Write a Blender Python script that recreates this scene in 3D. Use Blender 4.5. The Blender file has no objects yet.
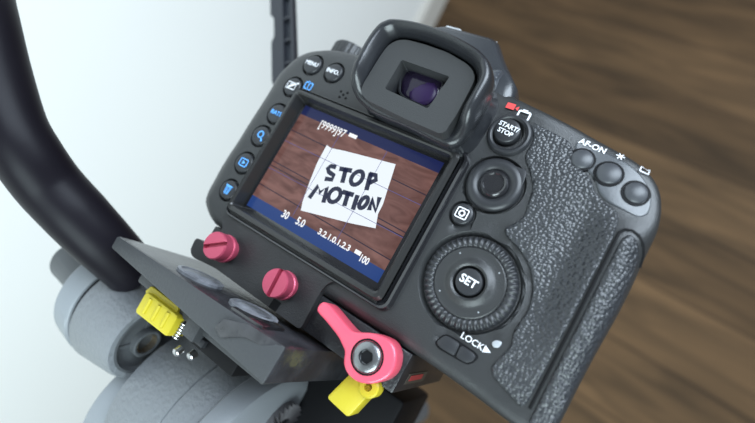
import bpy, bmesh, math, random
from mathutils import Vector, Matrix
from mathutils.geometry import delaunay_2d_cdt
PI = math.pi
random.seed(7)
S = bpy.context.scene
COL = S.collection
MM = 0.001
Z0 = 1.0            # everything is measured in millimetres from the camera's screen rim, which lies 1 m above the floor

# ------------------------------------------------------------------ materials
MATS = {}
def mat(name, color, rough=.5, metal=0., bump=0., bscale=1500., spec=.5, coat=0., kind=None, emit=None, var=0.):
    if name in MATS: return MATS[name]
    m = bpy.data.materials.new(name); m.use_nodes = True
    nt = m.node_tree; N = nt.nodes; L = nt.links; b = N['Principled BSDF']
    b.inputs['Base Color'].default_value = (*color, 1)
    b.inputs['Roughness'].default_value = rough
    b.inputs['Metallic'].default_value = metal
    b.inputs['Specular IOR Level'].default_value = spec
    b.inputs['Coat Weight'].default_value = coat
    b.inputs['Coat Roughness'].default_value = .15
    tc = N.new('ShaderNodeTexCoord')
    if bump:
        bp = N.new('ShaderNodeBump'); bp.inputs['Strength'].default_value = bump
        if kind == 'leather':
            t = N.new('ShaderNodeTexVoronoi'); t.feature = 'SMOOTH_F1'; t.inputs['Smoothness'].default_value = .15
            t.inputs['Scale'].default_value = bscale; t.inputs['Randomness'].default_value = .95
            n = N.new('ShaderNodeTexNoise'); n.inputs['Scale'].default_value = bscale * .5
            mx = N.new('ShaderNodeMixRGB'); mx.blend_type = 'ADD'; mx.inputs[0].default_value = .06
            L.new(tc.outputs['Object'], n.inputs['Vector']); L.new(tc.outputs['Object'], mx.inputs[1]); 
            sb = N.new('ShaderNodeVectorMath'); sb.operation = 'SCALE'; sb.inputs['Scale'].default_value = .0004
            L.new(n.outputs['Color'], sb.inputs[0])
            ad = N.new('ShaderNodeVectorMath'); ad.operation = 'ADD'
            L.new(tc.outputs['Object'], ad.inputs[0]); L.new(sb.outputs[0], ad.inputs[1])
            L.new(ad.outputs[0], t.inputs['Vector'])
            inv = N.new('ShaderNodeMath'); inv.operation = 'MULTIPLY'; inv.inputs[1].default_value = -1
            L.new(t.outputs['Distance'], inv.inputs[0]); L.new(inv.outputs[0], bp.inputs['Height'])
            bp.inputs['Distance'].default_value = .00048
        else:
            t = N.new('ShaderNodeTexNoise'); t.inputs['Scale'].default_value = bscale; t.inputs['Detail'].default_value = 3
            L.new(tc.outputs['Object'], t.inputs['Vector']); L.new(t.outputs['Fac'], bp.inputs['Height'])
            bp.inputs['Distance'].default_value = .0006
        L.new(bp.outputs['Normal'], b.inputs['Normal'])
    if var:
        n = N.new('ShaderNodeTexNoise'); n.inputs['Scale'].default_value = 120; n.inputs['Detail'].default_value = 6
        r = N.new('ShaderNodeValToRGB'); r.color_ramp.elements[0].position = .35; r.color_ramp.elements[1].position = .75
        r.color_ramp.elements[0].color = (*[c * (1 - var) for c in color], 1); r.color_ramp.elements[1].color = (*[min(1, c * (1 + var)) for c in color], 1)
        L.new(tc.outputs['Object'], n.inputs['Vector']); L.new(n.outputs['Fac'], r.inputs['Fac']); L.new(r.outputs['Color'], b.inputs['Base Color'])
    if emit:
        b.inputs['Emission Color'].default_value = (*color, 1); b.inputs['Emission Strength'].default_value = emit
    MATS[name] = m; return m

PLASTIC = mat('camera_plastic', (.024, .025, .026), .36, bump=.25, bscale=2600, spec=.6)
LEATHER = mat('grip_leather', (.022, .024, .028), .36, bump=1., bscale=900, kind='leather', spec=.7)
RUBBER = mat('eyecup_rubber', (.018, .019, .022), .27, bump=.1, bscale=2000, spec=.6)
FACE = mat('eyepiece_plastic', (.030, .031, .032), .55, bump=.2, bscale=2500)
BTN = mat('button_plastic', (.022, .023, .026), .38, spec=.5)
DOME = mat('rear_button_plastic', (.05, .053, .06), .40, spec=.6)
DARK = mat('gap_black', (.004, .004, .005), .6, spec=.2)
GLOSS = mat('gloss_black', (.014, .014, .016), .16, spec=.7, coat=.5)
FRAME = mat('frame_black_paint', (.022, .022, .023), .42, bump=.3, bscale=1800, var=.12)
FRAMEGL = mat('frame_inner_gloss', (.022, .022, .022), .22, bump=.15, bscale=500)
WHITE = mat('white_print', (.75, .75, .78), .6)
BLUEP = mat('blue_print', (.12, .42, .95), .6)
REDP = mat('red_print', (.75, .06, .06), .6)
PINK = mat('pink_anodised', (.46, .065, .12), .34, metal=.35, bump=.1, bscale=1500, spec=.6)
PINKL = mat('pink_lever_enamel', (.80, .10, .16), .30, metal=.15, bump=.08, bscale=900, spec=.6)
STEEL = mat('bolt_steel', (.30, .31, .32), .32, metal=1., bump=.15, bscale=700)
BRASS = mat('thread_brass', (.42, .34, .24), .35, metal=1.)
BRIGHT = mat('bright_steel', (.50, .50, .50), .28, metal=1.)
YELLOW = mat('yellow_plastic', (.50, .41, .02), .42, bump=.1, bscale=900)
GREY = mat('head_grey', (.175, .186, .198), .45, bump=1.0, bscale=480, spec=.5)
GREYS = mat('head_grey_smooth', (.215, .23, .245), .42, bump=.08, bscale=700, spec=.4)
GREYD = mat('head_grey_dark', (.075, .08, .085), .5, bump=.1, bscale=900)
PLATE = mat('plate_grey', (.042, .044, .047), .5, bump=.3, bscale=900)
PLATEG = mat('plate_gloss', (.03, .03, .034), .25, bump=.5, bscale=260, var=.4, spec=.7)
PADR = mat('plate_rubber', (.19, .20, .22), .38, bump=.9, bscale=420, var=.5)
HANDLE = mat('handle_rubber', (.007, .006, .009), .42, bump=.06, bscale=300, spec=.14)
GLASS = mat('eyepiece_glass', (.012, .008, .022), .12, spec=.35)
REFLECTP = mat('eyepiece_reflection_purple', (.022, .009, .050), .35, spec=.3)  # purple reflection in the eyepiece, put into a colour
SILV = mat('switch_silver', (.45, .47, .5), .4, metal=.4)

def screen_mat(name, color, strength=1.):
    m = bpy.data.materials.new(name); m.use_nodes = True
    N = m.node_tree.nodes; b = N['Principled BSDF']
    b.inputs['Base Color'].default_value = (.01, .01, .01, 1); b.inputs['Roughness'].default_value = .12; b.inputs['Specular IOR Level'].default_value = .15
    b.inputs['Emission Color'].default_value = (*color, 1); b.inputs['Emission Strength'].default_value = strength
    return m

# ------------------------------------------------------------------ helpers
def new_bm(): return bmesh.new()
def link(name, bm, m, parent=None, smooth=True, origin=None, angle=40):
    """bm in absolute millimetres -> one mesh object whose origin is its parent's (or `origin`)."""
    bmesh.ops.recalc_face_normals(bm, faces=bm.faces)
    me = bpy.data.meshes.new(name)
    o0 = Vector(parent['_o']) if parent is not None else Vector(origin or (0, 0, 0))
    for v in bm.verts: v.co = (v.co - o0) * MM
    bm.to_mesh(me); bm.free()
    mats = m if isinstance(m, (list, tuple)) else [m]
    for k in mats: me.materials.append(k)
    if smooth:
        for p in me.polygons: p.use_smooth = True
        me.set_sharp_from_angle(angle=math.radians(angle))
    o = bpy.data.objects.new(name, me); COL.objects.link(o)
    o['_o'] = tuple(o0)
    if parent is not None: o.parent = parent
    else: o.location = (o0.x * MM, o0.y * MM, o0.z * MM + Z0)
    return o
def thing(name, label, cat, loc, group=None):
    o = bpy.data.objects.new(name, None); COL.objects.link(o); o.empty_display_size = .01
    o.location = (loc[0] * MM, loc[1] * MM, loc[2] * MM + Z0)
    o['_o'] = tuple(float(c) for c in loc); o['label'] = label; o['category'] = cat
    if group: o['group'] = group
    return o
def add(bm, verts, faces):
    vs = [bm.verts.new(v) for v in verts]
    for f in faces:
        try: bm.faces.new([vs[i] for i in f])
        except ValueError: pass
    return vs
def loft(bm, loops, cap0=True, cap1=True, closed=True):
    L = [[bm.verts.new(p) for p in lp] for lp in loops]; n = len(L[0])
    for a, b in zip(L, L[1:]):
        for i in range(n if closed else n - 1):
            j = (i + 1) % n
            bm.faces.new((a[i], a[j], b[j], b[i]))
    if cap0: bm.faces.new(L[0][::-1])
    if cap1: bm.faces.new(L[-1])
    return L
def bevel(bm, w, seg=2, ang=30):
    bmesh.ops.recalc_face_normals(bm, faces=bm.faces)
    es = [e for e in bm.edges if len(e.link_faces) == 2 and e.calc_face_angle(0) > math.radians(ang)]
    bmesh.ops.bevel(bm, geom=es, offset=w, segments=seg, affect='EDGES', profile=.5, clamp_overlap=True)
def box(u0, u1, v0, v1, w0, w1, bv=0., bm=None, seg=2):
    b = new_bm()
    loft(b, [[(u0, v0, w0), (u1, v0, w0), (u1, v1, w0), (u0, v1, w0)], [(u0, v0, w1), (u1, v0, w1), (u1, v1, w1), (u0, v1, w1)]])
    if bv: bevel(b, bv, seg)
    return merge(bm, b) if bm else b
def merge(dst, src):
    me = bpy.data.meshes.new('tmp'); src.to_mesh(me); src.free(); dst.from_mesh(me); bpy.data.meshes.remove(me); return dst
def prism(pts, w0, w1, bv=0., seg=2):
    b = new_bm(); loft(b, [[(x, y, w0) for x, y in pts], [(x, y, w1) for x, y in pts]])
    if bv: bevel(b, bv, seg)
    return b
def frame_axes(axis):
    z = Vector(axis).normalized(); h = Vector((0, 0, 1)) if abs(z.z) < .9 else Vector((0, 1, 0))
    x = h.cross(z).normalized(); return x, z.cross(x), z
def lathe(c, prof, axis=(0, 0, 1), n=48, mod=None, cap0=True, cap1=True, bm=None):
    """prof: list of (radius, height along axis)."""
    bm = bm or new_bm(); x, y, z = frame_axes(axis); c = Vector(c); loops = []
    for k, (r, h) in enumerate(prof):
        lp = []
        for i in range(n):
            a = 2 * PI * i / n; rr, hh = (r, h) if mod is None else mod(k, i, r, h)
            lp.append(c + x * rr * math.cos(a) + y * rr * math.sin(a) + z * hh)
        loops.append(lp)
    loft(bm, loops, cap0, cap1); return bm
def catmull(pts, n=8):
    out = []; P = [pts[0]] + list(pts) + [pts[-1]]
    for i in range(1, len(P) - 2):
        for k in range(n):
            t = k / n; a, b, c, d = (Vector(q) for q in P[i - 1:i + 3])
            out.append(.5 * ((2 * b) + (c - a) * t + (2 * a - 5 * b + 4 * c - d) * t * t + (3 * b - a - 3 * c + d) * t ** 3))
    out.append(Vector(pts[-1])); return out
def smooth_closed(pts, n=4):
    out = []; m = len(pts)
    for i in range(m):
        a, b, c, d = (Vector(pts[(i + k) % m]) for k in (-1, 0, 1, 2))
        for k in range(n):
            t = k / n
            out.append(tuple(.5 * ((2 * b) + (c - a) * t + (2 * a - 5 * b + 4 * c - d) * t * t + (3 * b - a - 3 * c + d) * t ** 3)))
    return out
def tube(path, radii, n=24, bm=None, caps=True):
    bm = bm or new_bm(); loops = []; up = Vector((0, 0, 1))
    for i, p in enumerate(path):
        d = (path[min(i + 1, len(path) - 1)] - path[max(i - 1, 0)]).normalized()
        x = up.cross(d)
        x = x.normalized() if x.length > 1e-4 else Vector((1, 0, 0)); y = d.cross(x)
        r = radii[i] if isinstance(radii, (list, tuple)) else radii
        loops.append([p + x * r * math.cos(2 * PI * k / n) + y * r * math.sin(2 * PI * k / n) for k in range(n)])
    loft(bm, loops, caps, caps); return bm
def rrect(u0, u1, v0, v1, r, n=5):
    out = []
    for cx, cy, a0 in ((u1 - r, v1 - r, 0), (u0 + r, v1 - r, 90), (u0 + r, v0 + r, 180), (u1 - r, v0 + r, 270)):
        for k in range(n + 1):
            a = math.radians(a0 + 90 * k / n); out.append((cx + r * math.cos(a), cy + r * math.sin(a)))
    return out
def round_poly(pts, r, n=4):
    out = []; m = len(pts)
    for i in range(m):
        p, a, b = Vector(pts[i]), Vector(pts[i - 1]), Vector(pts[(i + 1) % m])
        da, db = (a - p), (b - p); rr = min(r if not isinstance(r, (list, tuple)) else r[i], da.length * .45, db.length * .45)
        s, e = p + da.normalized() * rr, p + db.normalized() * rr
        for k in range(n + 1):
            t = k / n; q = s * (1 - t) ** 2 + p * 2 * t * (1 - t) + e * t * t; out.append(tuple(q))
    return out
def resample(pts, step):
    out = []; m = len(pts)
    for i in range(m):
        a, b = Vector(pts[i]), Vector(pts[(i + 1) % m]); k = max(1, int((b - a).length / step + .5))
        for j in range(k): out.append(tuple(a.lerp(b, j / k)))
    return out
def inside(p, poly):
    x, y = p; c = False; m = len(poly)
    for i in range(m):
        (x1, y1), (x2, y2) = poly[i], poly[(i + 1) % m]
        if (y1 > y) != (y2 > y) and x < (x2 - x1) * (y - y1) / (y2 - y1) + x1: c = not c
    return c
def pdist(p, poly):
    best = 1e9; x, y = p; m = len(poly)
    for i in range(m):
        (x1, y1), (x2, y2) = poly[i], poly[(i + 1) % m]; dx, dy = x2 - x1, y2 - y1
        L2 = dx * dx + dy * dy; t = 0 if L2 == 0 else max(0, min(1, ((x - x1) * dx + (y - y1) * dy) / L2))
        best = min(best, math.hypot(x - x1 - t * dx, y - y1 - t * dy))
    return best
def relief(outline, hfun, step=1.5, base=None, extra=(), cuts=(.25, .7, 1.3, 2.2, 3.5)):
    """A height field over an outline, with a side wall down to `base` (number) when given."""
    ol = resample(outline, step); n = len(ol); pts = [Vector(p) for p in ol]
    us = [p[0] for p in ol]; vs = [p[1] for p in ol]
    cand = []
    # rings just inside the rim so that the rounding is smooth
    for i in range(n):
        a, b = Vector(ol[i - 1]), Vector(ol[(i + 1) % n]); t = (b - a).normalized(); nn = Vector((-t.y, t.x)); p = Vector(ol[i])
        if not inside(tuple(p + nn * .05), outline): nn = -nn
        for c in cuts:
            q = p + nn * c
            if inside(tuple(q), outline) and pdist(q, outline) > c * .9: cand.append(q)
    y = min(vs); row = 0
    while y < max(vs):
        x = min(us) + (step / 2 if row % 2 else 0)
        while x < max(us):
            if inside((x, y), outline) and pdist((x, y), outline) > cuts[-1] + step * .5: cand.append(Vector((x, y)))
            x += step
        y += step * .87; row += 1
    for (cx, cy), radii in extra:
        rmax = max(radii) + .4; cand = [q for q in cand if (q.x - cx) ** 2 + (q.y - cy) ** 2 > rmax ** 2]
        for r in radii:
            k = 40
            for i in range(k):
                q = Vector((cx + r * math.cos(2 * PI * i / k), cy + r * math.sin(2 * PI * i / k)))
                if inside(tuple(q), outline) and pdist(q, outline) > .2: cand.append(q)
        if inside((cx, cy), outline): cand.append(Vector((cx, cy)))
    seen = set(); cc = []
    for q in cand:
        k = (round(q.x, 1), round(q.y, 1))
        if k not in seen: seen.add(k); cc.append(q)
    V, E, F, *_ = delaunay_2d_cdt(pts + cc, [(i, (i + 1) % n) for i in range(n)], [], 1, 1e-5)
    bm = new_bm(); bv = [bm.verts.new((p.x, p.y, hfun(p.x, p.y, pdist(p, outline)))) for p in V]
    for f in F:
        try: bm.faces.new([bv[i] for i in f])
        except ValueError: pass
    if base is not None:
        be = [e for e in bm.edges if len(e.link_faces) == 1]
        r = bmesh.ops.extrude_edge_only(bm, edges=be)
        for g in r['geom']:
            if isinstance(g, bmesh.types.BMVert): g.co.z = base
        be = [e for e in bm.edges if len(e.link_faces) == 1]
        bmesh.ops.holes_fill(bm, edges=be)
    return bm
def text(name, s, c, size, m, parent, rot=0., bold=0., h=.06, align='CENTER', stretch=1., shear=0., surf=None):
    cu = bpy.data.curves.new('t', 'FONT'); cu.body = s; cu.size = size; cu.align_x = align; cu.align_y = 'CENTER'
    cu.offset = bold; cu.extrude = h; cu.resolution_u = 3; cu.shear = shear
    o = bpy.data.objects.new('t', cu); COL.objects.link(o); dg = bpy.context.evaluated_depsgraph_get()
    me = bpy.data.meshes.new_from_object(o.evaluated_get(dg)); bm = new_bm(); bm.from_mesh(me)
    bpy.data.objects.remove(o); bpy.data.curves.remove(cu); bpy.data.meshes.remove(me)
    R = Matrix.Rotation(rot, 4, 'Z') @ Matrix.Diagonal((stretch, 1, 1, 1))
    for v in bm.verts:
        v.co = R @ v.co + Vector(c)
        if surf: v.co.z = surf(v.co.x, v.co.y) + (v.co.z - c[2]) + .12
    return link(name, bm, m, parent, smooth=False)
def stroke(bm, pts, width, w, h=.1, closed=False):
    """Flat pen stroke: a thick line of constant width."""
    P = [Vector((p[0], p[1])) for p in pts]; n = len(P); Lf = []; Rt = []
    for i in range(n):
        a = P[(i - 1) % n] if closed or i else P[i]; b = P[(i + 1) % n] if closed or i < n - 1 else P[i]
        t = (b - a).normalized(); nn = Vector((-t.y, t.x)) * width / 2
        e = Vector((0, 0))
        if not closed and i == 0: e = -t * width * .3
        if not closed and i == n - 1: e = t * width * .3
        Lf.append(P[i] + nn + e); Rt.append(P[i] - nn + e)
    rng = range(n if closed else n - 1)
    for i in rng:
        j = (i + 1) % n; q = [Lf[i], Lf[j], Rt[j], Rt[i]]
        vs = [bm.verts.new((p.x, p.y, w)) for p in q]; bm.faces.new(vs)
    return bm

# ================================================================== the room
def room_quad(name, pts, m):
    b = new_bm(); add(b, pts, [(0, 1, 2, 3)]); o = link(name, b, m, smooth=False); o['kind'] = 'structure'; return o

def wood_floor():
    m = bpy.data.materials.new('floor_wood'); m.use_nodes = True
    nt = m.node_tree; N = nt.nodes; L = nt.links; b = N['Principled BSDF']
    tc = N.new('ShaderNodeTexCoord'); mp = N.new('ShaderNodeMapping'); mp.inputs['Rotation'].default_value = (0, 0, math.radians(4.2)); mp.inputs['Location'].default_value = (.75, .05, 0)
    L.new(tc.outputs['Object'], mp.inputs['Vector'])
    br = N.new('ShaderNodeTexBrick'); br.inputs['Scale'].default_value = 1; br.inputs['Brick Width'].default_value = 2.6; br.inputs['Row Height'].default_value = .145
    br.inputs['Mortar Size'].default_value = .0035; br.inputs['Mortar Smooth'].default_value = .2; br.offset = .5
    br.inputs['Color1'].default_value = (.112, .066, .032, 1); br.inputs['Color2'].default_value = (.072, .042, .020, 1); br.inputs['Mortar'].default_value = (.058, .034, .017, 1)
    L.new(mp.outputs[0], br.inputs['Vector'])
    m2 = N.new('ShaderNodeMapping'); m2.inputs['Scale'].default_value = (2.2, 16, 1); L.new(mp.outputs[0], m2.inputs['Vector'])
    n = N.new('ShaderNodeTexNoise'); n.inputs['Scale'].default_value = 1.6; n.inputs['Detail'].default_value = 8; n.inputs['Distortion'].default_value = .6
    L.new(m2.outputs[0], n.inputs['Vector'])
    r = N.new('ShaderNodeValToRGB'); r.color_ramp.elements[0].position = .3; r.color_ramp.elements[0].color = (.50, .50, .50, 1); r.color_ramp.elements[1].position = .75; r.color_ramp.elements[1].color = (1.35, 1.3, 1.25, 1)
    L.new(n.outputs['Fac'], r.inputs['Fac'])
    mx = N.new('ShaderNodeMixRGB'); mx.blend_type = 'MULTIPLY'; mx.inputs[0].default_value = 1
    L.new(br.outputs['Color'], mx.inputs[1]); L.new(r.outputs['Color'], mx.inputs[2]); L.new(mx.outputs[0], b.inputs['Base Color'])
    b.inputs['Roughness'].default_value = .75; b.inputs['Specular IOR Level'].default_value = .2
    bp = N.new('ShaderNodeBump'); bp.inputs['Strength'].default_value = .3; bp.inputs['Distance'].default_value = .002
    L.new(br.outputs['Fac'], bp.inputs['Height']); bp.invert = True; L.new(bp.outputs['Normal'], b.inputs['Normal'])
    return m
WALLM = mat('wall_paint', (.74, .735, .70), .9, bump=.05, bscale=60)
SKIRT = mat('skirting_paint', (.50, .47, .42), .6)
FLOORW = -1000
room_quad('floor', [(-900, -3500, FLOORW), (3200, -3500, FLOORW), (3200, 3500, FLOORW), (-900, 3500, FLOORW)], wood_floor())
# left wall: runs almost along v, its foot passes through (-629, 779)
wd = Vector((-.07, .9975)); wc = Vector((-629, 779))
p0, p1 = wc - wd * 4200, wc + wd * 2700
wn = Vector((wd.y, -wd.x))                      # towards the room
b = new_bm(); loft(b, [[(p0.x, p0.y, FLOORW), (p1.x, p1.y, FLOORW), (p1.x - 90, p1.y, FLOORW), (p0.x - 90, p0.y, FLOORW)],
                       [(p0.x, p0.y, 1500), (p1.x, p1.y, 1500), (p1.x - 90, p1.y, 1500), (p0.x - 90, p0.y, 1500)]])
o = link('wall_left', b, WALLM, smooth=False); o['kind'] = 'structure'
b = new_bm(); pr = [(0, 0), (16, 0), (16, 78), (12, 86), (6, 90), (0, 92)]
loft(b, [[(p.x + wn.x * d, p.y + wn.y * d, FLOORW + h) for d, h in pr] for p in (p0, p1)])
o = link('baseboard_left', b, SKIRT, smooth=False); o['kind'] = 'structure'

# ================================================================== the camera
CAM = thing('camera', 'black digital single-lens camera with its lit rear screen showing a STOP MOTION note', 'camera', (20, 0, -45))
OUT = [(-40, -38.5), (-46.1, -38.1), (-52.3, -35.5), (-57.8, -31.3), (-61.0, -22.4), (-61.5, -11.7), (-61.0, -2.2), (-60.8, 9.5), (-60.4, 18.8), (-60.3, 26.6), (-60.6, 33.9), (-57.0, 44.1), (-52.0, 49.8), (-45.1, 53.3), (-37.3, 55.5), (-20, 57), (0, 60), (20, 62), (38.5, 62.0), (46.5, 57.5), (58, 55.6), (70.5, 54.3), (83.3, 52.0), (92.7, 49.6), (98.7, 45.5), (102.0, 39.9), (103.8, 32.9), (104.2, 25), (104.4, 5), (103.8, -10), (103.5, -28), (103.0, -36), (100.5, -39.6), (94, -40), (80, -39.2), (60, -38.4), (20, -38.5), (-10, -38.5)]
OUTS = smooth_closed(OUT, 3)
BT = dict(menu=(-41.35,42.48,-4.00), info=(-29.18,42.30,-4.00), pen=(-44.70,29.97,-4.00), rate=(-44.62,16.11,-4.00), zoom=(-46.00,4.37,-4.00), play=(-46.16,-9.32,-4.00), trash=(-45.84,-22.64,-4.00),
          q=(49.43,10.55,-4.00), ss=(49.65,43.33,-4.00), joy=(54.18,24.35,-4.00), b1=(75.50,43.52,-4.00), b2=(84.65,42.02,-4.00), b3=(93.86,39.26,-4.00))
DIAL = (62.43,-8.97,-3.00)
RB = dict(menu=4.3, info=4.1, pen=4.2, rate=4.4, zoom=4.4, play=4.5, trash=4.3, q=3.8, ss=4.5, joy=9.6, b1=3.5, b2=3.8, b3=3.5)
def sstep(a, b_, x):
    t = max(0, min(1, (x - a) / (b_ - a))); return t * t * (3 - 2 * t)
def skin(u, v):
    """rear surface without rim rounding or button wells"""
    h = -4.0
    h += 3.2 * math.exp(-((u - 97) / 8) ** 2) * sstep(-45, 5, v) * (1 - sstep(22, 36, v))
    h -= 1.4 * math.exp(-((u - 84) / 5) ** 2) * sstep(-25, 0, v) * (1 - sstep(25, 38, v))
    h -= 3.6 * sstep(30, 60, v) * sstep(55, 80, u) + 2.2 * sstep(86, 106, u) * sstep(20, 34, v)
    return h
def rim(d, R):
    return 0 if d >= R else R - math.sqrt(max(0, R * R - (R - d) ** 2))
def rimR(u, v): return max(3, 9 - 3.5 * sstep(80, 98, u) * (1 - sstep(12, 24, v)) - 6 * sstep(18, 34, v) * sstep(38, 50, u) - 5 * (1 - sstep(-36, -20, v)))
def body_h(u, v, d):
    if -38.3 < u < 38.6 and -30.4 < v < 29.2: return -9.0
    h = skin(u, v) - rim(d, rimR(u, v))
    for k, (cx, cy, cw) in BT.items():
        r = math.hypot(u - cx, v - cy); R = RB[k]
        if r < R + .9: h -= 1.6 * (1 - sstep(R + .35, R + .9, r))
    r = math.hypot(u - DIAL[0], v - DIAL[1])
    if r < 17.4: h -= 2.0 * (1 - sstep(15.9, 17.2, r))
    elif r < 25 and u > DIAL[0]: h -= 0.8 * (1 - sstep(17.4, 24, r))
    return h
extra = [((c[0], c[1]), (RB[k] * .5, RB[k] + .3, RB[k] + .65, RB[k] + 1.0)) for k, c in BT.items()] + [((DIAL[0], DIAL[1]), (6, 10, 14, 15.9, 16.6, 17.4, 20))]
body = link('body', relief(OUTS, body_h, 2.0, base=-58, extra=extra, cuts=(.3, 1, 2.2, 4, 6.5, 9)), PLASTIC, CAM, angle=38)
# speaker holes and light sensor belong to the body shell
for p in [(340,91,-4),(347.5,92.5,-4)]: pass
b = new_bm()
for c in [(-21.10,35.79,-4.00), (-20.34,33.36,-4.00), (-17.29,33.80,-4.00), (-19.23,34.83,-4.00), (-17.86,36.18,-4.00)]:
    lathe((c[0], c[1], -3.95), [(.55, -1), (.55, .08)], n=12, bm=b)
link('speaker_holes', b, DARK, CAM)
c = (51.11,-28.90,-4.00); link('light_sensor', lathe((c[0], c[1], -4.3), [(3.1, 0), (3.1, .25), (2.7, .32), (2.6, .15), (.5, .2)], n=32), BTN, CAM)

# --- leather panels
def pad(name, outline, lift=.75, er=.8, step=1.1, m=LEATHER, hf=None):
    def h(u, v, d):
        dd = pdist((u, v), OUTS) if inside((u, v), OUTS) else 0
        return skin(u, v) - rim(dd, rimR(u, v)) + lift - rim(min(d, er), er) * lift / er * 1.6 - (1.2 if d < .02 else 0)
    return link(name, relief(outline, hf or h, step, cuts=(.15, .45, .9)), m, CAM, angle=60)
LA = [(54.0,50.0),(58.9,44.3),(58.5,37.1),(62.4,33.3),(66.2,28.4),(66.9,22.7),(68.0,18.3),(65.8,14.3),(63.9,11.8),(65.9,9.9),(71.8,7.7),(77.0,3.9),(80.5,-1.3),(82.1,-8.0),(81.5,-12.1),(81.0,-16.2),(82.4,-19.8),(80.0,-28.7),(81.8,-30.9)] + [(92.8, -34.2), (93.7, -31.5), (93.9, 0), (94.0, 23.5), (93.0, 29.5), (91.5, 31.5)] + [(87.7,32.6),(83.5,34.7),(80.8,38.6),(77.3,40.0),(72.2,45.0),(69.7,48.2)]
leatherA = pad('thumb_leather', round_poly(LA, 2.5, 3))
LB = [(95.9, -37.0), (95.9, 23.5), (97.3, 25.8), (99.5, 25.2), (101.5, 23.2), (103.2, 20.0), (103.9, 5), (103.4, -10), (103.0, -28), (102.3, -35.5), (100.0, -38.2)]
leatherB = pad('grip_leather', round_poly(LB, 1.2, 3), lift=.9)
# soft seam between the two leather panels
b = new_bm(); seam = [(94.8,26.5),(94.3,24.9),(93.5,-30.3),(95.3,-32.0),(98.8,-31.9)]
path = [Vector((x, y, skin(x, y) - rim(pdist((x, y), OUTS), rimR(x, y)) + .15)) for x, y in resample(seam[:-2], 3)[:40] if inside((x, y), OUTS)]
path = [Vector((94.7, y, skin(94.7, y) - rim(pdist((94.7, y), OUTS), rimR(94.7, y)) + .1)) for y in [25 - 2 * k for k in range(30)]]
path = [Vector((x, y, skin(x, y) - rim(pdist((x, y), OUTS), rimR(x, y)) + .1)) for x, y in ((103.9, 19.0), (103.2, 22.6), (101.8, 24.9), (99.8, 26.6), (97.6, 27.2), (95.8, 26.6))] + path
link('door_seam', tube(path, .45, 8), DARK, CAM)
# smooth plate with the bright edge that carries the three rear buttons
PT = [(71.6,49.9),(78.6,49.3),(85.6,48.8),(91.8,46.7),(96.7,43.2),(99.1,38.7),(99.7,34.5),(97.8,32.2),(92.6,32.5),(88.3,32.7),(84.4,34.8),(81.7,38.7),(78.8,40.4),(73.7,43.9),(71.1,47.4)]
pad('rear_button_plate', round_poly(PT, 2.5, 3), lift=.35, er=.5, m=mat('rear_plate_plastic', (.05, .055, .062), .30, bump=.15, bscale=2600, spec=.8))

def surf(u, v): return skin(u, v) - rim(pdist((u, v), OUTS), rimR(u, v))
def drape(bm, lift=.62):
    bmesh.ops.subdivide_edges(bm, edges=bm.edges, cuts=2, use_grid_fill=True)
    for v in bm.verts: v.co.z = surf(v.co.x, v.co.y) + lift
    return bm
def button(name, key, top=.9, dome=.35, m=BTN, n=40, label=None):
    cx, cy, _ = BT[key]; R = RB[key]; d = pdist((cx, cy), OUTS); base = skin(cx, cy) - rim(d, rimR(cx, cy))
    nrm = Vector((skin(cx - .5, cy) - rim(pdist((cx - .5, cy), OUTS), rimR(cx, cy)) - skin(cx + .5, cy) + rim(pdist((cx + .5, cy), OUTS), rimR(cx, cy)),
                  skin(cx, cy - .5) - rim(pdist((cx, cy - .5), OUTS), rimR(cx, cy)) - skin(cx, cy + .5) + rim(pdist((cx, cy + .5), OUTS), rimR(cx, cy)), 1)).normalized()
    o = link(name, lathe((cx, cy, base), [(R * .99, -2), (R * .99, top - .55), (R * .95, top - .2), (R * .86, top), (R * .6, top + dome * .6), (R * .3, top + dome * .9), (.1, top + dome)], axis=nrm, n=n), m, CAM)
    if label: o['label'] = label
    return o, Vector((cx, cy, base)) + nrm * (top + dome + .02), nrm
o, p, n_ = button('menu_button', 'menu', .9, .15); text('lettering', 'MENU', (p.x, p.y, p.z + .1), 2.6, WHITE, o, rot=0, bold=.03)
o, p, n_ = button('info_button', 'info', .9, .15); text('lettering', 'INFO.', (p.x, p.y, p.z + .1), 2.7, WHITE, o, rot=0, bold=.03)
o, p, n_ = button('creative_button', 'pen', .9, .1)
b = new_bm(); z = p.z + .25; x, y = p.x, p.y
stroke(b, [(x - 2.4, y - 1.5), (x - 2.4, y + 1.5), (x + 2.2, y + 1.5), (x + 2.2, y - 1.5)], .45, z, closed=True); stroke(b, [(x - 1.2, y - .8), (x + 2.9, y + 2.0)], .8, z); stroke(b, [(x - 1.0, y + .6), (x + .2, y + 1.0)], .35, z)
link('pictogram', b, WHITE, o, smooth=False)
o, p, n_ = button('rating_button', 'rate', .7, .1); text('lettering', 'RATE', (p.x + .5, p.y, p.z + .35), 2.7, BLUEP, o, bold=.03)
o, p, n_ = button('magnify_button', 'zoom', .7, .1)
b = new_bm(); z = p.z + .3; x, y = p.x + .5, p.y
stroke(b, [(x - .1 + 1.4 * math.cos(a * PI / 8), y + .5 + 1.4 * math.sin(a * PI / 8)) for a in range(16)], .55, z, closed=True); stroke(b, [(x + .8, y - .7), (x + 1.9, y - 2.0)], .75, z)
link('pictogram', b, BLUEP, o, smooth=False)
o, p, n_ = button('playback_button', 'play', .7, .1)
b = new_bm(); z = p.z + .3; x, y = p.x + .4, p.y
stroke(b, rrect(x - 2.1, x + 2.1, y - 1.6, y + 1.6, .5, 2), .45, z, closed=True); add(b, [(x - .7, y - .9, z), (x + 1.1, y, z), (x - .7, y + .9, z)], [(0, 1, 2)])
link('pictogram', b, BLUEP, o, smooth=False)
o, p, n_ = button('erase_button', 'trash', .7, .1)
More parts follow.
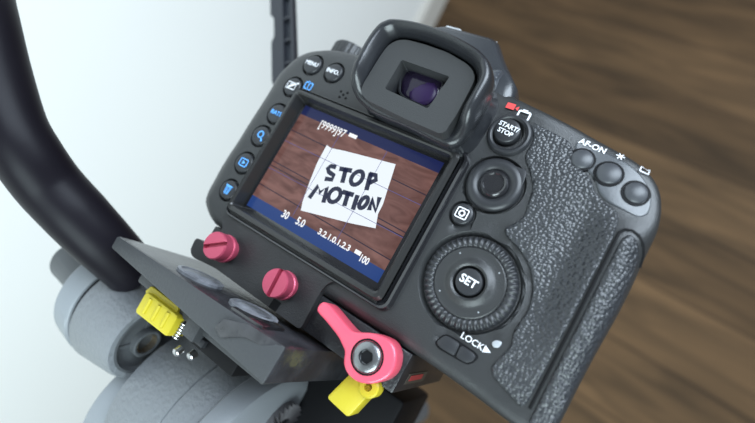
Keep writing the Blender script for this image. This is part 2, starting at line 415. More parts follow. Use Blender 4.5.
b = new_bm(); z = p.z + .3; x, y = p.x + .2, p.y
stroke(b, [(x - 1.3, y + 1.2), (x - 1, y - 1.9), (x + 1, y - 1.9), (x + 1.3, y + 1.2)], .5, z, closed=True); stroke(b, [(x - 1.8, y + 1.7), (x + 1.8, y + 1.7)], .5, z)
for k in (-.5, .5): stroke(b, [(x + k, y + .8), (x + k * .8, y - 1.5)], .35, z)
link('pictogram', b, BLUEP, o, smooth=False)
o, p, n_ = button('quick_control_button', 'q', .8, .12)
b = new_bm(); z = p.z + .1; x, y = p.x, p.y
stroke(b, rrect(x - 2.0, x + 2.0, y - 1.75, y + 1.75, .5, 3), .42, z, closed=True); stroke(b, [(x + .95 * math.cos(a * PI / 8), y + .95 * math.sin(a * PI / 8)) for a in range(16)], .55, z, closed=True)
link('pictogram', b, WHITE, o, smooth=False)
c = (-37.42,32.90,-3.90); b = new_bm(); stroke(b, rrect(c[0] - 1.9, c[0] + 1.9, c[1] - 1.5, c[1] + 1.5, .3, 2), .5, c[2] + .1, closed=True); stroke(b, [(c[0], c[1] - 1.5), (c[0], c[1] + 1.5)], .4, c[2] + .1); stroke(b, [(c[0] - .7, c[1] + 1.5), (c[0] - .7, c[1] + 2.2)], .4, c[2] + .1)
link('pictogram', b, BLUEP, CAM, smooth=False)

# --- live view switch around the START/STOP button
cx, cy, _ = (50.78,42.55,-4.00)
ring = lathe((cx, cy, -4.4), [(7.7, 0), (7.7, 1.0), (7.1, 1.9), (6.4, 2.1), (5.6, 1.5), (5.5, -.6)], n=48, cap0=False, cap1=False)
sw = link('live_view_switch', ring, BTN, CAM)
o, p, n_ = button('start_stop_button', 'ss', 2.0, .1)
t1 = text('lettering', 'START/\nSTOP', (p.x, p.y + .1, p.z + .1), 2.35, WHITE, o, bold=.05, rot=-.1)
c = (51.97,50.83,-6.00); b = new_bm(); z = c[2] + .4
stroke(b, rrect(c[0] - 2.0, c[0] + 2.0, c[1] - 1.4, c[1] + 1.4, .4, 2), .7, z, closed=True); stroke(b, [(c[0] - .9, c[1] + 1.9), (c[0] + .6, c[1] + 1.9)], .6, z)
link('pictogram', drape(b), WHITE, CAM, smooth=False)
c = (46.95,52.45,-7.00); b = new_bm(); z = c[2] + .5
add(b, [(c[0] - 2.2, c[1] - .9, z), (c[0] + .9, c[1] - .9, z), (c[0] + .9, c[1] + 1.3, z), (c[0] - 2.2, c[1] + 1.3, z)], [(0, 1, 2, 3)]); add(b, [(c[0] + 1.1, c[1], z), (c[0] + 2.3, c[1] - .8, z), (c[0] + 2.3, c[1] + 1, z)], [(0, 1, 2)])
link('record_mark', drape(b), REDP, CAM, smooth=False)

# --- multi controller (joystick) with its selector lever
cx, cy, _ = BT['joy']
lv = link('selector_lever', lathe((cx, cy, -4.6), [(9.5, -1), (9.5, .9), (8.9, 1.7), (7.6, 2.1), (6.2, 1.9), (5.2, 1.0), (5.0, -.6)], n=56, cap0=False, cap1=False), BTN, CAM)
b = prism(round_poly([(cx + 1.0, cy + 8.6), (cx + 4.6, cy + 8.5), (cx + 7.8, cy + 8.6), (cx + 8.6, cy + 5), (cx + 8.9, cy + 1.0), (cx + 6, cy + 4)], 2.2, 6), -4.9, -3.0, .6, 3); link('pointer', b, BTN, lv)
js = link('joystick', lathe((cx, cy, -5.4), [(5.6, 0), (5.3, 1.6), (4.8, 2.6), (4.2, 3.2), (3.6, 3.1), (3.2, 2.6), (.2, 2.5)], n=48, mod=lambda k, i, r, h: (r, h + (.0 * math.cos(8 * 2 * PI * i / 48) if k in (3, 4) else 0))), GLOSS, CAM)

# --- three round rear buttons
for k in ('b1', 'b2', 'b3'):
    o, p, nn = button('rear_button', k, 1.3, .8, DOME); x, y, _ = BT[k]; R = RB[k]
    link('button_well_shade', lathe((x, y, surf(x, y)), [(R + .75, -1), (R + .7, .62), (R + .1, .66), (R, .2)], axis=nn, n=40, cap1=False), DARK, o)  # black ring: well gap plus painted shadow around the button
def on_top(px): pass
for nm, s_, c, sz in (('lettering', 'AF-ON', (76.43,49.39,-8.00), 2.9), ):
    text(nm, s_, (c[0], c[1], c[2] + .1), sz, WHITE, CAM, bold=.07, rot=-.06, surf=lambda a, b_: surf(a, b_) + .42)
c = (85.34,49.38,-10.00); b = new_bm()
for a in range(3):
    stroke(b, [(c[0] - 1.2 * math.cos(a * PI / 3), c[1] - 1.2 * math.sin(a * PI / 3)), (c[0] + 1.2 * math.cos(a * PI / 3), c[1] + 1.2 * math.sin(a * PI / 3))], .4, c[2] + .6)
link('pictogram', drape(b), WHITE, CAM, smooth=False)
c = (93.37,47.99,-12.00); b = new_bm(); stroke(b, rrect(c[0] - 1.3, c[0] + 1.3, c[1] - 1, c[1] + 1, .2, 2), .4, c[2] + .6, closed=True); link('pictogram', drape(b), WHITE, CAM, smooth=False)

# --- quick control dial
cx, cy, _ = DIAL
NT = 46; n = NT * 6
def knurl(k, i, r, h):
    t = .5 + .5 * math.cos(2 * PI * i / 6); return (r - (.5 * (1 - t) if k in (1, 2, 3) else 0), h - (.55 * (1 - t) if k in (2, 3, 4) else 0))
dial = link('control_dial', lathe((cx, cy, -6.2), [(15.4, 0), (15.6, 1.6), (15.1, 2.9), (14.0, 3.5), (12.6, 3.6), (11.9, 3.0), (11.7, 2.0)], n=n, mod=knurl, cap0=False, cap1=False), BTN, CAM, angle=60)
link('dial_face', lathe((cx, cy, -6.2), [(11.8, 0), (11.8, 2.8), (11.3, 3.15), (8.6, 2.9), (7.6, 3.2), (6.8, 3.9), (6.0, 4.1), (5.3, 3.6), (4.9, 1.6)], n=64, cap0=False, cap1=False), PLASTIC, dial)
so = link('set_button', lathe((cx, cy, -6.2), [(4.5, 0), (4.5, 3.5), (4.2, 3.95), (3.6, 4.1), (.2, 4.15)], n=40), BTN, CAM)
text('lettering', 'SET', (cx, cy, -1.95), 3.9, WHITE, so, bold=.08, rot=-.05)
b = new_bm()
for a in (45, 135, 225, 315):
    q = Vector((cx + 10 * math.cos(math.radians(a)), cy + 10 * math.sin(math.radians(a)))); lathe((q.x, q.y, -3.1), [(.28, 0), (.28, .12)], n=8, bm=b)
link('dial_dots', b, SILV, dial)

# --- LOCK switch
LK = [(63.0,-27.2),(66.1,-26.8),(74.1,-27.2),(75.8,-27.9),(75.3,-30.2),(73.8,-31.9),(71.1,-32.1),(63.3,-32.4),(61.5,-31.3)]
well = link('lock_switch_well', relief(round_poly(LK, 1.5, 3), lambda u, v, d: -3.9 if d < .3 else -3.75, 1.2, base=-4.6), DARK, CAM)
LK2 = [(63.6,-27.5),(66.4,-27.3),(69.0,-27.5),(69.1,-31.7),(64.0,-31.7),(62.1,-30.9)]
link('lock_switch', prism(round_poly(LK2, 1.0, 3), -4.4, -3.1, .3), BTN, CAM)
LK3 = [(69.4,-27.6),(73.6,-27.7),(75.0,-28.4),(74.6,-30.2),(73.2,-31.5),(69.6,-31.7)]
link('lock_switch', prism(round_poly(LK3, 1.0, 3), -4.4, -3.3, .3), BTN, CAM)
c = (71.78,-24.93,-3.80); text('lettering', 'LOCK', (c[0], c[1], -3.85), 2.9, WHITE, CAM, bold=.02, rot=-.02)
c = (76.96,-24.94,-3.80); t_ = [(c[0] - 1.1, c[1] - 1.2), (c[0] + 1.3, c[1]), (c[0] - 1.1, c[1] + 1.2)]; b = new_bm(); add(b, [(x, y, -3.8) for x, y in t_], [(0, 1, 2)]); link('arrow_mark', b, WHITE, CAM, smooth=False)
t_ = [(77.0,-22.0),(78.1,-20.6),(79.9,-20.4),(79.7,-22.4),(78.1,-23.2)]; link('status_light', prism(round_poly(t_, .6, 2), -4.3, -3.4, .2), SILV, CAM)

# --- viewfinder hump
b = new_bm(); secs = []
for v, ul, ur, wb, wf in ((46, -9, 46.0, -6, -58), (56, -9, 45.5, -5, -58), (62, -9, 44, -5, -58), (69, -7.5, 37.5, -9, -58), (76, -7, 31.0, -13, -57), (81.5, -6, 26.5, -15, -55), (84.0, -4, 24.5, -17, -50), (84.8, -2, 23, -19.0, -47)):
    secs.append([(p[0], v, p[1]) for p in rrect(ul, ur, wf, wb, 4.5, 4)])
loft(b, secs); link('viewfinder_hump', b, mat('hump_plastic', (.028, .031, .036), .25, bump=.1, bscale=2000, spec=.7), CAM, angle=50)
hs = new_bm(); box(0, 20, 84.6, 85.4, -46, -22, .2, hs); shoe = link('hot_shoe', hs, BTN, CAM)
for c, wd_ in (((1.64,85.41,-20.00), 3.6), ((19.50,84.12,-20.00), 3.4)):
    b = box(c[0] - wd_, c[0] + wd_, c[1] - 1.0, c[1] + .9, -40, -19.5, .3); box(c[0] - wd_, c[0] - wd_ + 1.3, c[1] - 3.4, c[1] - .6, -40, -19.5, .3, b) ; link('shoe_rail', b, mat('rail_silver', (.62, .64, .66), .35, metal=.3), CAM)
c = (36.34,63.63,-6.00)
link('dioptre_knob', lathe((c[0] - 2.5, c[1] - 3, c[2] - 3), [(5.2, 0), (5.6, .8), (5.6, 3.2), (4.8, 4.2), (.3, 4.4)], axis=(1, .15, .25), n=60, mod=lambda k, i, r, h: (r - (.5 if k in (1, 2) and i % 4 < 2 else 0), h)), mat('knob_gloss', (.05, .055, .065), .18, spec=.8), CAM)
c = (-47.51,65.93,-25.00)
link('mode_dial', lathe((c[0] + 4.0, c[1] - 11.5, c[2] - 3), [(10.5, 0), (11, 1), (11, 9.5), (10.2, 10.5), (.5, 10.7)], axis=(0, 1, 0), n=96, mod=lambda k, i, r, h: (r - (.6 if k in (1, 2) and i % 4 < 2 else 0), h)), PLASTIC, CAM)

# --- eyecup
EO = [(-1.6,30.2),(-5.0,32.0),(-6.9,35.6),(-7.8,48.9),(-7.0,56.6),(-5.1,59.5),(-1.7,61.3),(8.5,62.4),(21.1,61.5),(33.1,59.0),(37.8,56.9),(40.4,54.6),(42.5,51.1),(43.1,46.4),(42.7,35.1),(40.9,30.5),(38.7,28.0),(34.7,27.1),(19.8,28.5),(6.1,28.7)]
ctr = Vector((18.5, 44.5))
EO = smooth_closed(EO, 3)
def eloop(sc, w, drop=0., low=0.):
    out = []
    for x, y in EO:
        p = ctr + (Vector((x, y)) - ctr) * sc; t = 1 - sstep(28, 38, y)
        out.append((p.x, p.y, w - t * low))
    return out
b = new_bm()
loft(b, [eloop(.99, -6), eloop(.985, -2), eloop(.93, 1.5), eloop(.93, 4.5), eloop(.99, 7.5, low=3), eloop(1.0, 12.5, low=6.5), eloop(.99, 15, low=8), eloop(.96, 17.0, low=9), eloop(.91, 17.8, low=9.4), eloop(.86, 17.0, low=8.8), eloop(.82, 15.2, low=7.5), eloop(.79, 13.4, low=6), eloop(.775, 11.5, low=5)], True, False)
link('eyecup', b, RUBBER, CAM, angle=70)
# face plate with the window cut into it
FP = [(4.3,30.1),(0.2,31.6),(-1.0,35.0),(-0.9,39.3),(-0.7,47.2),(-0.1,52.2),(1.8,54.9),(5.3,56.4),(13.3,56.6),(22.8,56.1),(31.7,54.0),(34.8,52.2),(36.5,49.7),(36.8,44.3),(36.9,35.1),(36.4,31.9),(36.5,29.7),(35.0,28.3),(21.0,28.8)]
WN = [(8.1,48.6),(28.0,48.0),(26.7,34.9),(8.0,36.4)]
FPs = resample(round_poly(FP, 1.5, 2), 1.0); WNs = round_poly(WN, .8, 3)
def ring_face(bm, outer, inner, w):
    n1 = len(outer); n2 = len(inner)
    V, E, F, *_ = delaunay_2d_cdt([Vector(p) for p in outer] + [Vector(p) for p in inner], [(i, (i + 1) % n1) for i in range(n1)] + [(n1 + i, n1 + (i + 1) % n2) for i in range(n2)], [], 1, 1e-5)
    vs = [bm.verts.new((p.x, p.y, w)) for p in V]
    for f in F:
        c = sum((Vector(V[i]) for i in f), Vector((0, 0))) / len(f)
        if not inside(tuple(c), inner): bm.faces.new([vs[i] for i in f])
b = new_bm(); ring_face(b, FPs, WNs, 13.3)
L_ = loft(b, [[(x, y, 13.3) for x, y in FPs], [(x, y, 8) for x, y in FPs]], False, False)
loft(b, [[(x, y, 13.3) for x, y in WNs], [(18.5 + (x - 18.5) * .96, 42 + (y - 42) * .96, 9) for x, y in WNs]], False, False)
bmesh.ops.remove_doubles(b, verts=b.verts, dist=.01)
ep = link('eyepiece_frame', b, FACE, CAM, angle=30)
b = new_bm(); loft(b, [[(18.5 + (x - 18.5) * .96, 42 + (y - 42) * .96, 9) for x, y in WNs], [(18.5 + (x - 18.5) * .8, 42 + (y - 42) * .86, 3) for x, y in WNs]], False, True)
link('eyepiece_tunnel', b, BTN, ep)
oc = [(8.3,44.0),(7.7,47.3),(9.9,50.4),(21.9,50.6),(24.0,48.8),(25.2,45.5),(25.6,40.3),(23.8,37.0),(13.8,37.6),(10.9,38.9)]
oc = round_poly(oc, 1, 2); gc = sum((Vector(p) for p in oc), Vector((0, 0))) / len(oc)
def ocl(k, w): return [(gc.x + (x - gc.x) * k, gc.y + (y - gc.y) * k, w) for x, y in oc]
b = new_bm(); loft(b, [ocl(1.04, 5), ocl(1.04, 8.6), ocl(.97, 8.9), ocl(.93, 8.3)], True, False); link('lens_ring', b, BTN, ep, angle=40)
b = new_bm(); loft(b, [ocl(.95, 7.2), ocl(.9, 7.5), ocl(.75, 8.0), ocl(.5, 8.4), ocl(.2, 8.6)]); lens = link('eyepiece_lens', b, GLASS, CAM, angle=80)
c = (19.32,41.96,8.30); link('coating_reflection', lathe((c[0], c[1], 7.9), [(5.2, 0), (5.0, .35), (3.6, .65), (1.5, .8), (.2, .85)], n=32), REFLECTP, lens, angle=80)  # purple disc painted in place of a reflection on the lens
# ribs on the lower right flank of the eyecup
for k in range(4):
    c = Vector((37.68,44.67,-3.00)).lerp(Vector((37.59,50.98,-3.00)), k / 3); b = tube([c + Vector((-1.2, -1.0, -1.5)), c + Vector((0, 0, 1.2)), c + Vector((1.5, .8, .6))], .7, 8); link('eyecup_rib', b, RUBBER, CAM)

# --- LCD
LCD = link('lcd_panel', prism(rrect(-37.2, 37.2, -29.5, 28.5, 1), -7.4, -6.3, .2), GLOSS, CAM)
SW = -6.25
AL, AR, AB, AT = -35.3, 33.6, -24.4, 25.2
def quad(name, u0, u1, v0, v1, w, m, par):
    b = new_bm(); add(b, [(u0, v0, w), (u1, v0, w), (u1, v1, w), (u0, v1, w)], [(0, 1, 2, 3)]); return link(name, b, m, par, smooth=False)
BT0, BB0 = 20.9, -19.4
quad('status_bar', AL, AR, BT0, AT, SW, screen_mat('screen_navy', (.006, .011, .075)), LCD)
quad('status_bar', AL, AR, AB, BB0, SW, screen_mat('screen_blue', (.012, .045, .20)), LCD)
def wood_screen():
    m = screen_mat('screen_wood', (.2, .08, .06)); nt = m.node_tree; N = nt.nodes; L = nt.links; b = N['Principled BSDF']
    tc = N.new('ShaderNodeTexCoord'); mp = N.new('ShaderNodeMapping'); mp.inputs['Scale'].default_value = (45, 130, 1); L.new(tc.outputs['Object'], mp.inputs['Vector'])
    n = N.new('ShaderNodeTexNoise'); n.inputs['Scale'].default_value = 1.5; n.inputs['Detail'].default_value = 6; n.inputs['Distortion'].default_value = 1.2; L.new(mp.outputs[0], n.inputs['Vector'])
    r = N.new('ShaderNodeValToRGB'); r.color_ramp.elements[0].position = .3; r.color_ramp.elements[1].position = .72
    r.color_ramp.elements[0].color = (.085, .030, .024, 1); r.color_ramp.elements[1].color = (.230, .110, .095, 1)
    L.new(n.outputs['Fac'], r.inputs['Fac']); L.new(r.outputs['Color'], b.inputs['Emission Color']); return m
quad('picture_area', AL, AR, BB0, BT0, SW, wood_screen(), LCD)
GAP = screen_mat('screen_gap', (.022, .012, .028)); LINE = screen_mat('screen_grid', (.10, .10, .30)); PAPER = screen_mat('screen_paper', (.86, .93, 1.0)); INK = screen_mat('screen_ink', (.018, .022, .055)); OSD = screen_mat('screen_text', (.95, .97, 1.0))
b = new_bm()
for v, s_ in ((12.2, .02), (-3.3, .02), (-5.2, .015), (-14.5, .02)):
    stroke(b, [(AL + .2, v - s_ * -34), (AR - .1, v - s_ * 33)], .42, SW + .02)
link('picture_gaps', b, GAP, LCD, smooth=False)
PP = [(-15.3,13.2),(-12.7,12.8),(-6.2,14.1),(6.3,16.0),(16.6,17.5),(17.7,12.8),(18.9,7.2),(20.2,1.7),(20.4,-2.5),(22.4,-7.6),(12.0,-10.4),(1.0,-12.8),(-10.2,-15.3),(-11.6,-11.9),(-13.4,-4.0),(-15.0,4.8)]
b = new_bm(); add(b, [(x, y, SW + .04) for x, y in PP], [tuple(range(len(PP)))]); link('paper_note', b, PAPER, LCD, smooth=False)
b = new_bm()
for k in (1, 2):
    u = AL + (AR - AL) * k / 3; stroke(b, [(u, BB0 + .1), (u, BT0 - .1)], .2, SW + .06); v = BB0 + (BT0 - BB0) * k / 3; stroke(b, [(AL, v), (AR, v)], .2, SW + .06)
link('grid_lines', b, LINE, LCD, smooth=False)
SP = [[(-6.5,6.5),(-8.4,6.1),(-9.1,4.7),(-7.8,3.6),(-5.0,3.2),(-4.7,1.4),(-7.3,0.6)], [(-3.7,6.8),(0.7,7.9)], [(-1.5,7.4),(-0.0,2.6)],
      [(39.1,98.4)][:0] , [(9.3,9.9),(11.0,4.2)], [(9.3,9.9),(11.5,10.4),(12.6,8.8),(10.9,6.9)],
      [(-9.6,-8.8),(-8.9,-3.4),(-6.6,-5.6),(-4.9,-2.3),(-3.0,-7.8)], [(2.8,-1.0),(6.8,-0.3)], [(4.9,-0.8),(6.0,-5.1)], [(9.0,-0.1),(10.1,-4.8)], [(16.2,-2.2),(14.9,1.7),(19.0,-1.9),(17.7,2.9)]]
def oval(cx, cy, rx, ry, rot): return [(cx + rx * math.cos(a) * math.cos(rot) - ry * math.sin(a) * math.sin(rot), cy + rx * math.cos(a) * math.sin(rot) + ry * math.sin(a) * math.cos(rot)) for a in [2 * PI * k / 20 for k in range(20)]]
b = new_bm()
for s_ in SP:
    if len(s_) > 1: stroke(b, s_, 1.95, SW + .09)
c1 = (4.88,6.32); c2 = (-0.08,-3.71); c3 = (12.75,-1.10)
stroke(b, oval(c1[0], c1[1], 2.2, 3.0, -.15), 1.8, SW + .09, closed=True); stroke(b, oval(c2[0], c2[1], 2.4, 2.9, -.1), 1.8, SW + .09, closed=True); stroke(b, oval(c3[0], c3[1], 1.35, 2.4, -.1), 1.75, SW + .09, closed=True)
link('handwriting', b, INK, LCD, smooth=False)
c = (-23.21,20.32); c2 = (-8.69,19.65)
text('readout', '[9999]97', (c[0] - .6, c[1] - .1, SW + .15), 4.7, OSD, LCD, bold=.07, h=.01, align='LEFT', stretch=.80)
c = (-6.44,21.01); quad('battery_mark', c[0] - 2, c[0] + 2, c[1] - .8, c[1] + .8, SW + .15, OSD, LCD)
c = (-15.50,-19.90); text('readout', '30', (*c, SW + .15), 4.4, OSD, LCD, bold=.12, h=.01, stretch=.8)
c = (-7.45,-19.50); text('readout', '5.0', (*c, SW + .15), 4.4, OSD, LCD, bold=.12, h=.01, stretch=.8)
c = (9.61,-18.92); text('readout', '3.2.1.0.1.2.3', (*c, SW + .15), 3.3, OSD, LCD, bold=.1, h=.01, stretch=1.0)
c = (20.99,-18.52); quad('battery_mark', c[0] - 1.4, c[0] + 1.4, c[1] - .8, c[1] + .8, SW + .15, OSD, LCD)
c = (24.59,-19.80); text('readout', '100', (*c, SW + .15), 3.8, OSD, LCD, bold=.1, h=.01, stretch=.75)

# ================================================================== screen frame bolted over the screen, with pink screws
FR = thing('screen_frame', 'black metal frame around the lit camera screen, its lower lip holding two slotted pink screws', 'frame', (0, -30, -4))
def rl(u0, u1, v0, v1, w, r=2.): return [(x, y, w) for x, y in rrect(u0, u1, v0, v1, r, 4)]
b = new_bm()
loft(b, [rl(-36.6, 36.6, -26.4, 26.4, -6.2, 1.0), rl(-37.3, 37.2, -27.2, 27.2, -.4, 1.4), rl(-37.8, 37.8, -27.9, 27.8, .1, 1.8), rl(-39.0, 38.8, -29.0, 28.8, -.1, 2.2), rl(-39.6, 39.8, -29.8, 29.5, -1.3, 2.6)], False, False)
link('window_rim', b, FRAMEGL, FR, angle=35)
b = new_bm()
loft(b, [rl(-39.5, 39.7, -29.7, 29.4, -3.4, 2.6), rl(-39.7, 41.0, -30.4, 29.8, -3.2, 3), rl(-39.9, 41.6, -30.8, 30.0, -1.6, 3.2), rl(-40.0, 42.6, -31.4, 30.2, -1.5, 3.4), rl(-40.2, 43.2, -31.8, 30.5, -2.4, 3.6), rl(-40.3, 43.4, -32.0, 30.8, -4.4, 3.6)], False, False)
link('outer_rim', b, GLOSS, FR, angle=35)
LP = [(-40.6,-27.6),(-37.3,-31.8),(-33.2,-34.6),(-31.0,-38.2),(-31.6,-41.4),(-37.8,-46.3),(-46.8,-46.6),(-46.0,-52.4),(-43.1,-54.2),(-29.7,-52.4),(17.7,-52.7),(17.2,-38.4),(17.6,-34.5),(19.7,-31.9),(23.6,-30.8),(36.4,-30.5),(40.6,-28.9)]
LP = [(-39.8, -28.5), (-40.3, -34), (-36.5, -38.0), (-38.0, -41.5)] + LP[5:-2] + [(38, -31.0), (38, -29.6), (-39.0, -29.6)]
pl = prism(round_poly(LP, 1.8, 3), -5.6, -2.6, .25, 1)
link('plate', pl, FRAME, FR, smooth=False)
b = new_bm(); sc = [(1.7,-48.7),(5.4,-48.7),(5.1,-52.6),(1.4,-52.6)]
link('slot_cut', prism(sc, -3.0, -2.5), DARK, FR, smooth=False)
def screw(c, ang, h=7.0, R=5.6):
    b = new_bm(); x = Vector((math.cos(ang), math.sin(ang), 0)); y = Vector((-x.y, x.x, 0)); c = Vector(c); sw_ = .85; dp = 2.2
    prof = [(R * .8, 0), (R * .8, h * .22), (R * 1.02, h * .26), (R * 1.04, h * .34), (R * 1.02, h * .42), (R * .93, h * .45), (R * .93, h * .5), (R, h * .55), (R, h * .93)]
    lathe(c, prof, n=56, cap1=False, bm=b)
    for sgn in (1, -1):
        y0 = math.asin(sw_ / R); arc = [(R * math.cos(a), sgn * R * math.sin(a)) for a in [y0 + (PI - 2 * y0) * k / 20 for k in range(21)]]
        top = [(px * .93, py * .93 + sgn * sw_ * .07) for px, py in arc]
        def W(p, z): return c + x * p[0] + y * p[1] + Vector((0, 0, z))
        va = [b.verts.new(W(p, h * .93)) for p in arc]; vb = [b.verts.new(W(p, h)) for p in top]; vc = [b.verts.new(W(p, h - dp)) for p in (arc[0], arc[-1])]
        for i in range(20): b.faces.new((va[i], va[i + 1], vb[i + 1], vb[i]))
        b.faces.new(vb); b.faces.new((vb[0], vb[-1], va[-1], vc[1], vc[0], va[0]))
        b.faces.new([b.verts.new(W(q, h - dp)) for q in ((-R * .98, sgn * sw_), (R * .98, sgn * sw_), (R * .98, 0), (-R * .98, 0))])
    return b
s1 = screw((-27.8, -43.2, -2.6), math.radians(33), 9.6, 5.5); link('screw', s1, PINK, FR, angle=30)
s2 = screw((4.4, -42.2, -2.6), math.radians(93), 9.4, 5.3); link('screw', s2, PINK, FR, angle=30)

# ================================================================== clamp block under the camera, with the pink lever
CB = thing('clamp_base', 'black metal clamp block under the camera body with a red label on its end', 'clamp', (0, -44, -20))
b = box(-44, 57, -53, -38.6, -76, -5.8, .8); link('block', b, mat('block_black', (.014, .014, .016), .35, bump=.3, bscale=900, var=.2), CB, angle=30)
c = [(57.05, -50.2, -40), (57.05, -50.0, -14), (57.05, -45.9, -14), (57.05, -45.9, -40)]
b = new_bm(); loft(b, [c, [(p[0] + .15, p[1], p[2]) for p in c]]); lb = link('end_label', b, mat('label_beige', (.05, .042, .034), .5), CB, smooth=False); lb['label'] = 'small beige label with red print'
b = new_bm(); c = [(57.25, -48.8, -34), (57.25, -48.8, -17), (57.25, -46.7, -17), (57.25, -46.7, -34)]; loft(b, [c, [(p[0] + .1, p[1], p[2]) for p in c]]); link('red_print', b, mat('label_red', (.30, .03, .03), .6), lb, smooth=False)
LVR = [(22.4,-41.4),(22.7,-39.7),(23.8,-38.7),(26.5,-38.7),(31.9,-40.2),(37.0,-41.4),(39.6,-40.9),(44.3,-38.5),(49.2,-37.4),(52.3,-38.0),(54.8,-40.4),(56.1,-44.4),(55.2,-48.1),(52.0,-51.8),(47.7,-53.8),(43.6,-53.6),(40.6,-51.6),(39.0,-48.5),(36.8,-47.0),(33.7,-45.5),(27.7,-43.8),(23.4,-42.8)]
LS = smooth_closed(LVR, 3)
b = prism(LS, -4.5, 4.0, .9, 3)
lever = link('lever', b, PINKL, CB, angle=50); lever['label'] = 'pink clamping lever with a steel socket bolt'
c = (46.68,-45.67,4.00)
link('bolt', lathe((c[0], c[1], 3.2), [(5.0, 0), (5.0, .9), (4.8, 1.5), (4.2, 1.9), (2.5, 2.0), (2.3, 1.7), (2.2, 1.0), (.2, .95)], n=48), STEEL, lever)
link('bolt_socket', lathe((c[0], c[1], 4.16), [(2.2, 0), (2.2, .15), (.2, .16)], n=6), DARK, lever, smooth=False)
link('bolt_recess', lathe((c[0], c[1], 4.05), [(5.7, -.6), (5.7, .04), (5.1, .04), (5.05, -.4)], n=48, cap1=False), DARK, lever)

# ================================================================== quick release plate
QP = thing('quick_release_plate', 'long dark grey tripod plate with worn glossy top and two round rubber pads', 'plate', (-18, -60, -10))
fl = [Vector((-66.57,-60.08,15.00)), Vector((-66.22,-65.66,15.00)), Vector((27.55,-66.66,20.00)), Vector((27.99,-53.61,20.00))]
back = Vector((2, -1, -62))
b = new_bm(); loft(b, [[tuple(p) for p in fl], [tuple(p + back) for p in fl]]); bevel(b, 1.0, 2)
for f in b.faces:
    n = f.normal
b.normal_update()
qb = link('plate_body', b, [PLATE, PLATEG], QP, angle=30)
for p in qb.data.polygons:
    if p.normal.y > .6 or p.normal.x > .6: p.material_index = 1
def on_plate(px, py):
    pass
b = prism(round_poly([(1.2,-62.4),(3.0,-58.4),(12.1,-55.0),(26.7,-54.0),(19.8,-57.9),(12.9,-59.1),(5.4,-63.9)], .7, 2), 15, 19.8, .3); link('front_recess', b, PLATEG, QP, angle=30)
# rubber pads on the top face (the face towards the camera body)
tn = (fl[3] - fl[0]).cross(back).normalized(); tn = tn if tn.y > 0 else -tn
ax = (fl[3] - fl[0]).normalized(); L_ax = (fl[3] - fl[0]).length
for f_, d_, rr in ((.40, 14, 9.5), (.72, 14, 9.5)):
    c = fl[0] + (fl[3] - fl[0]) * f_ + Vector((0, 0, -1)) * d_ + tn * .0
    b = lathe(c, [(rr, -.6), (rr, .8), (rr - .6, 1.2), (rr - 1.4, 1.2), (rr - 1.8, .8), (rr - 3, .8), (rr - 3.4, 1.1), (.5, 1.1)], axis=tn, n=48)
    link('rubber_pad', b, PADR, QP, angle=40)
# stepped lip at the near right corner of the top
c = fl[0] + (fl[3] - fl[0]) * .80
b = new_bm(); e = ax * 7; g = Vector((0, 0, -14)); q0 = c - tn * 1.0 + Vector((0, 0, -1.5))
loft(b, [[q0 - e * 1.2, q0 + e, q0 + e + g, q0 - e * 1.2 + g], [q0 - e * 1.2 + tn * 2.0, q0 + e + tn * 2.0, q0 + e + g + tn * 2.0, q0 - e * 1.2 + g + tn * 2.0]]); bevel(b, .6)
link('stop_block', b, GLOSS, QP, angle=30)

# ================================================================== tripod head
TH = thing('tripod_head', 'grey fluid tripod head with ribbed drums and yellow locks at lower left', 'tripod head', (-40, -120, -60))
def drum(c_list, n=64, bm=None, cap0=True, cap1=True):
    """rings perpendicular to u: (u, v, w, r)"""
    bm = bm or new_bm()
    loft(bm, [[(u, v + r * math.cos(2 * PI * k / n), w + r * math.sin(2 * PI * k / n)) for k in range(n)] for u, v, w, r in c_list], cap0, cap1); return bm
link('end_cap', drum([(-126, -95, -17, 7.5), (-125.5, -95, -17, 9.5), (-124, -95, -17, 10.5), (-96, -97, -17, 10)]), GREYD, TH, angle=35)
link('handle_collar', drum([(-101, -98, -26, 20), (-100.5, -98, -26, 24), (-98.5, -99, -27, 26.5), (-90.5, -101, -30, 27.5), (-89.5, -101, -30, 26.5)]), GREYS, TH, angle=35)
link('groove_ring', drum([(-90.5, -101, -30, 25.5), (-86, -101, -30, 25.5)]), DARK, TH)
link('handle_socket', drum([(-87, -101, -30, 25), (-86.4, -101, -29.8, 27), (-85, -101, -29.3, 27.2), (-60, -100.5, -22.5, 20.8), (-56, -100, -20.5, 19.2), (-55.2, -100, -20.2, 18.6), (-55.2, -100, -20.2, 16.2), (-62.5, -100, -20.2, 15.5)], cap1=False), GREY, TH, angle=35)
sk = link('socket_cavity', drum([(-58, -100, -20.2, 16.3), (-55.0, -100, -20.2, 16.3), (-55.0, -100, -20.2, 15.2), (-61.5, -100, -20.2, 14.6)], cap1=False), GREYD, TH, angle=35)
link('cavity_floor', drum([(-63, -100, -20.2, 15), (-62.4, -100, -20.2, 15)]), DARK, sk)
b = lathe((-62, -101.5, -19.5), [(6.6, 0), (6.6, 7.2), (5.9, 7.5), (5.0, 7.2), (4.8, 1)], axis=(1, 0, 0), n=40, cap1=False); link('threaded_boss', b, GREYD, sk)
b = new_bm()
for k in range(5):
    path = [Vector((-55.6 - k * 1.1, -101.5 + 4.6 * math.cos(a * PI / 10), -19.5 + 4.6 * math.sin(a * PI / 10))) for a in range(21)]; tube(path, .38, 6, b)
link('thread', b, BRASS, sk)
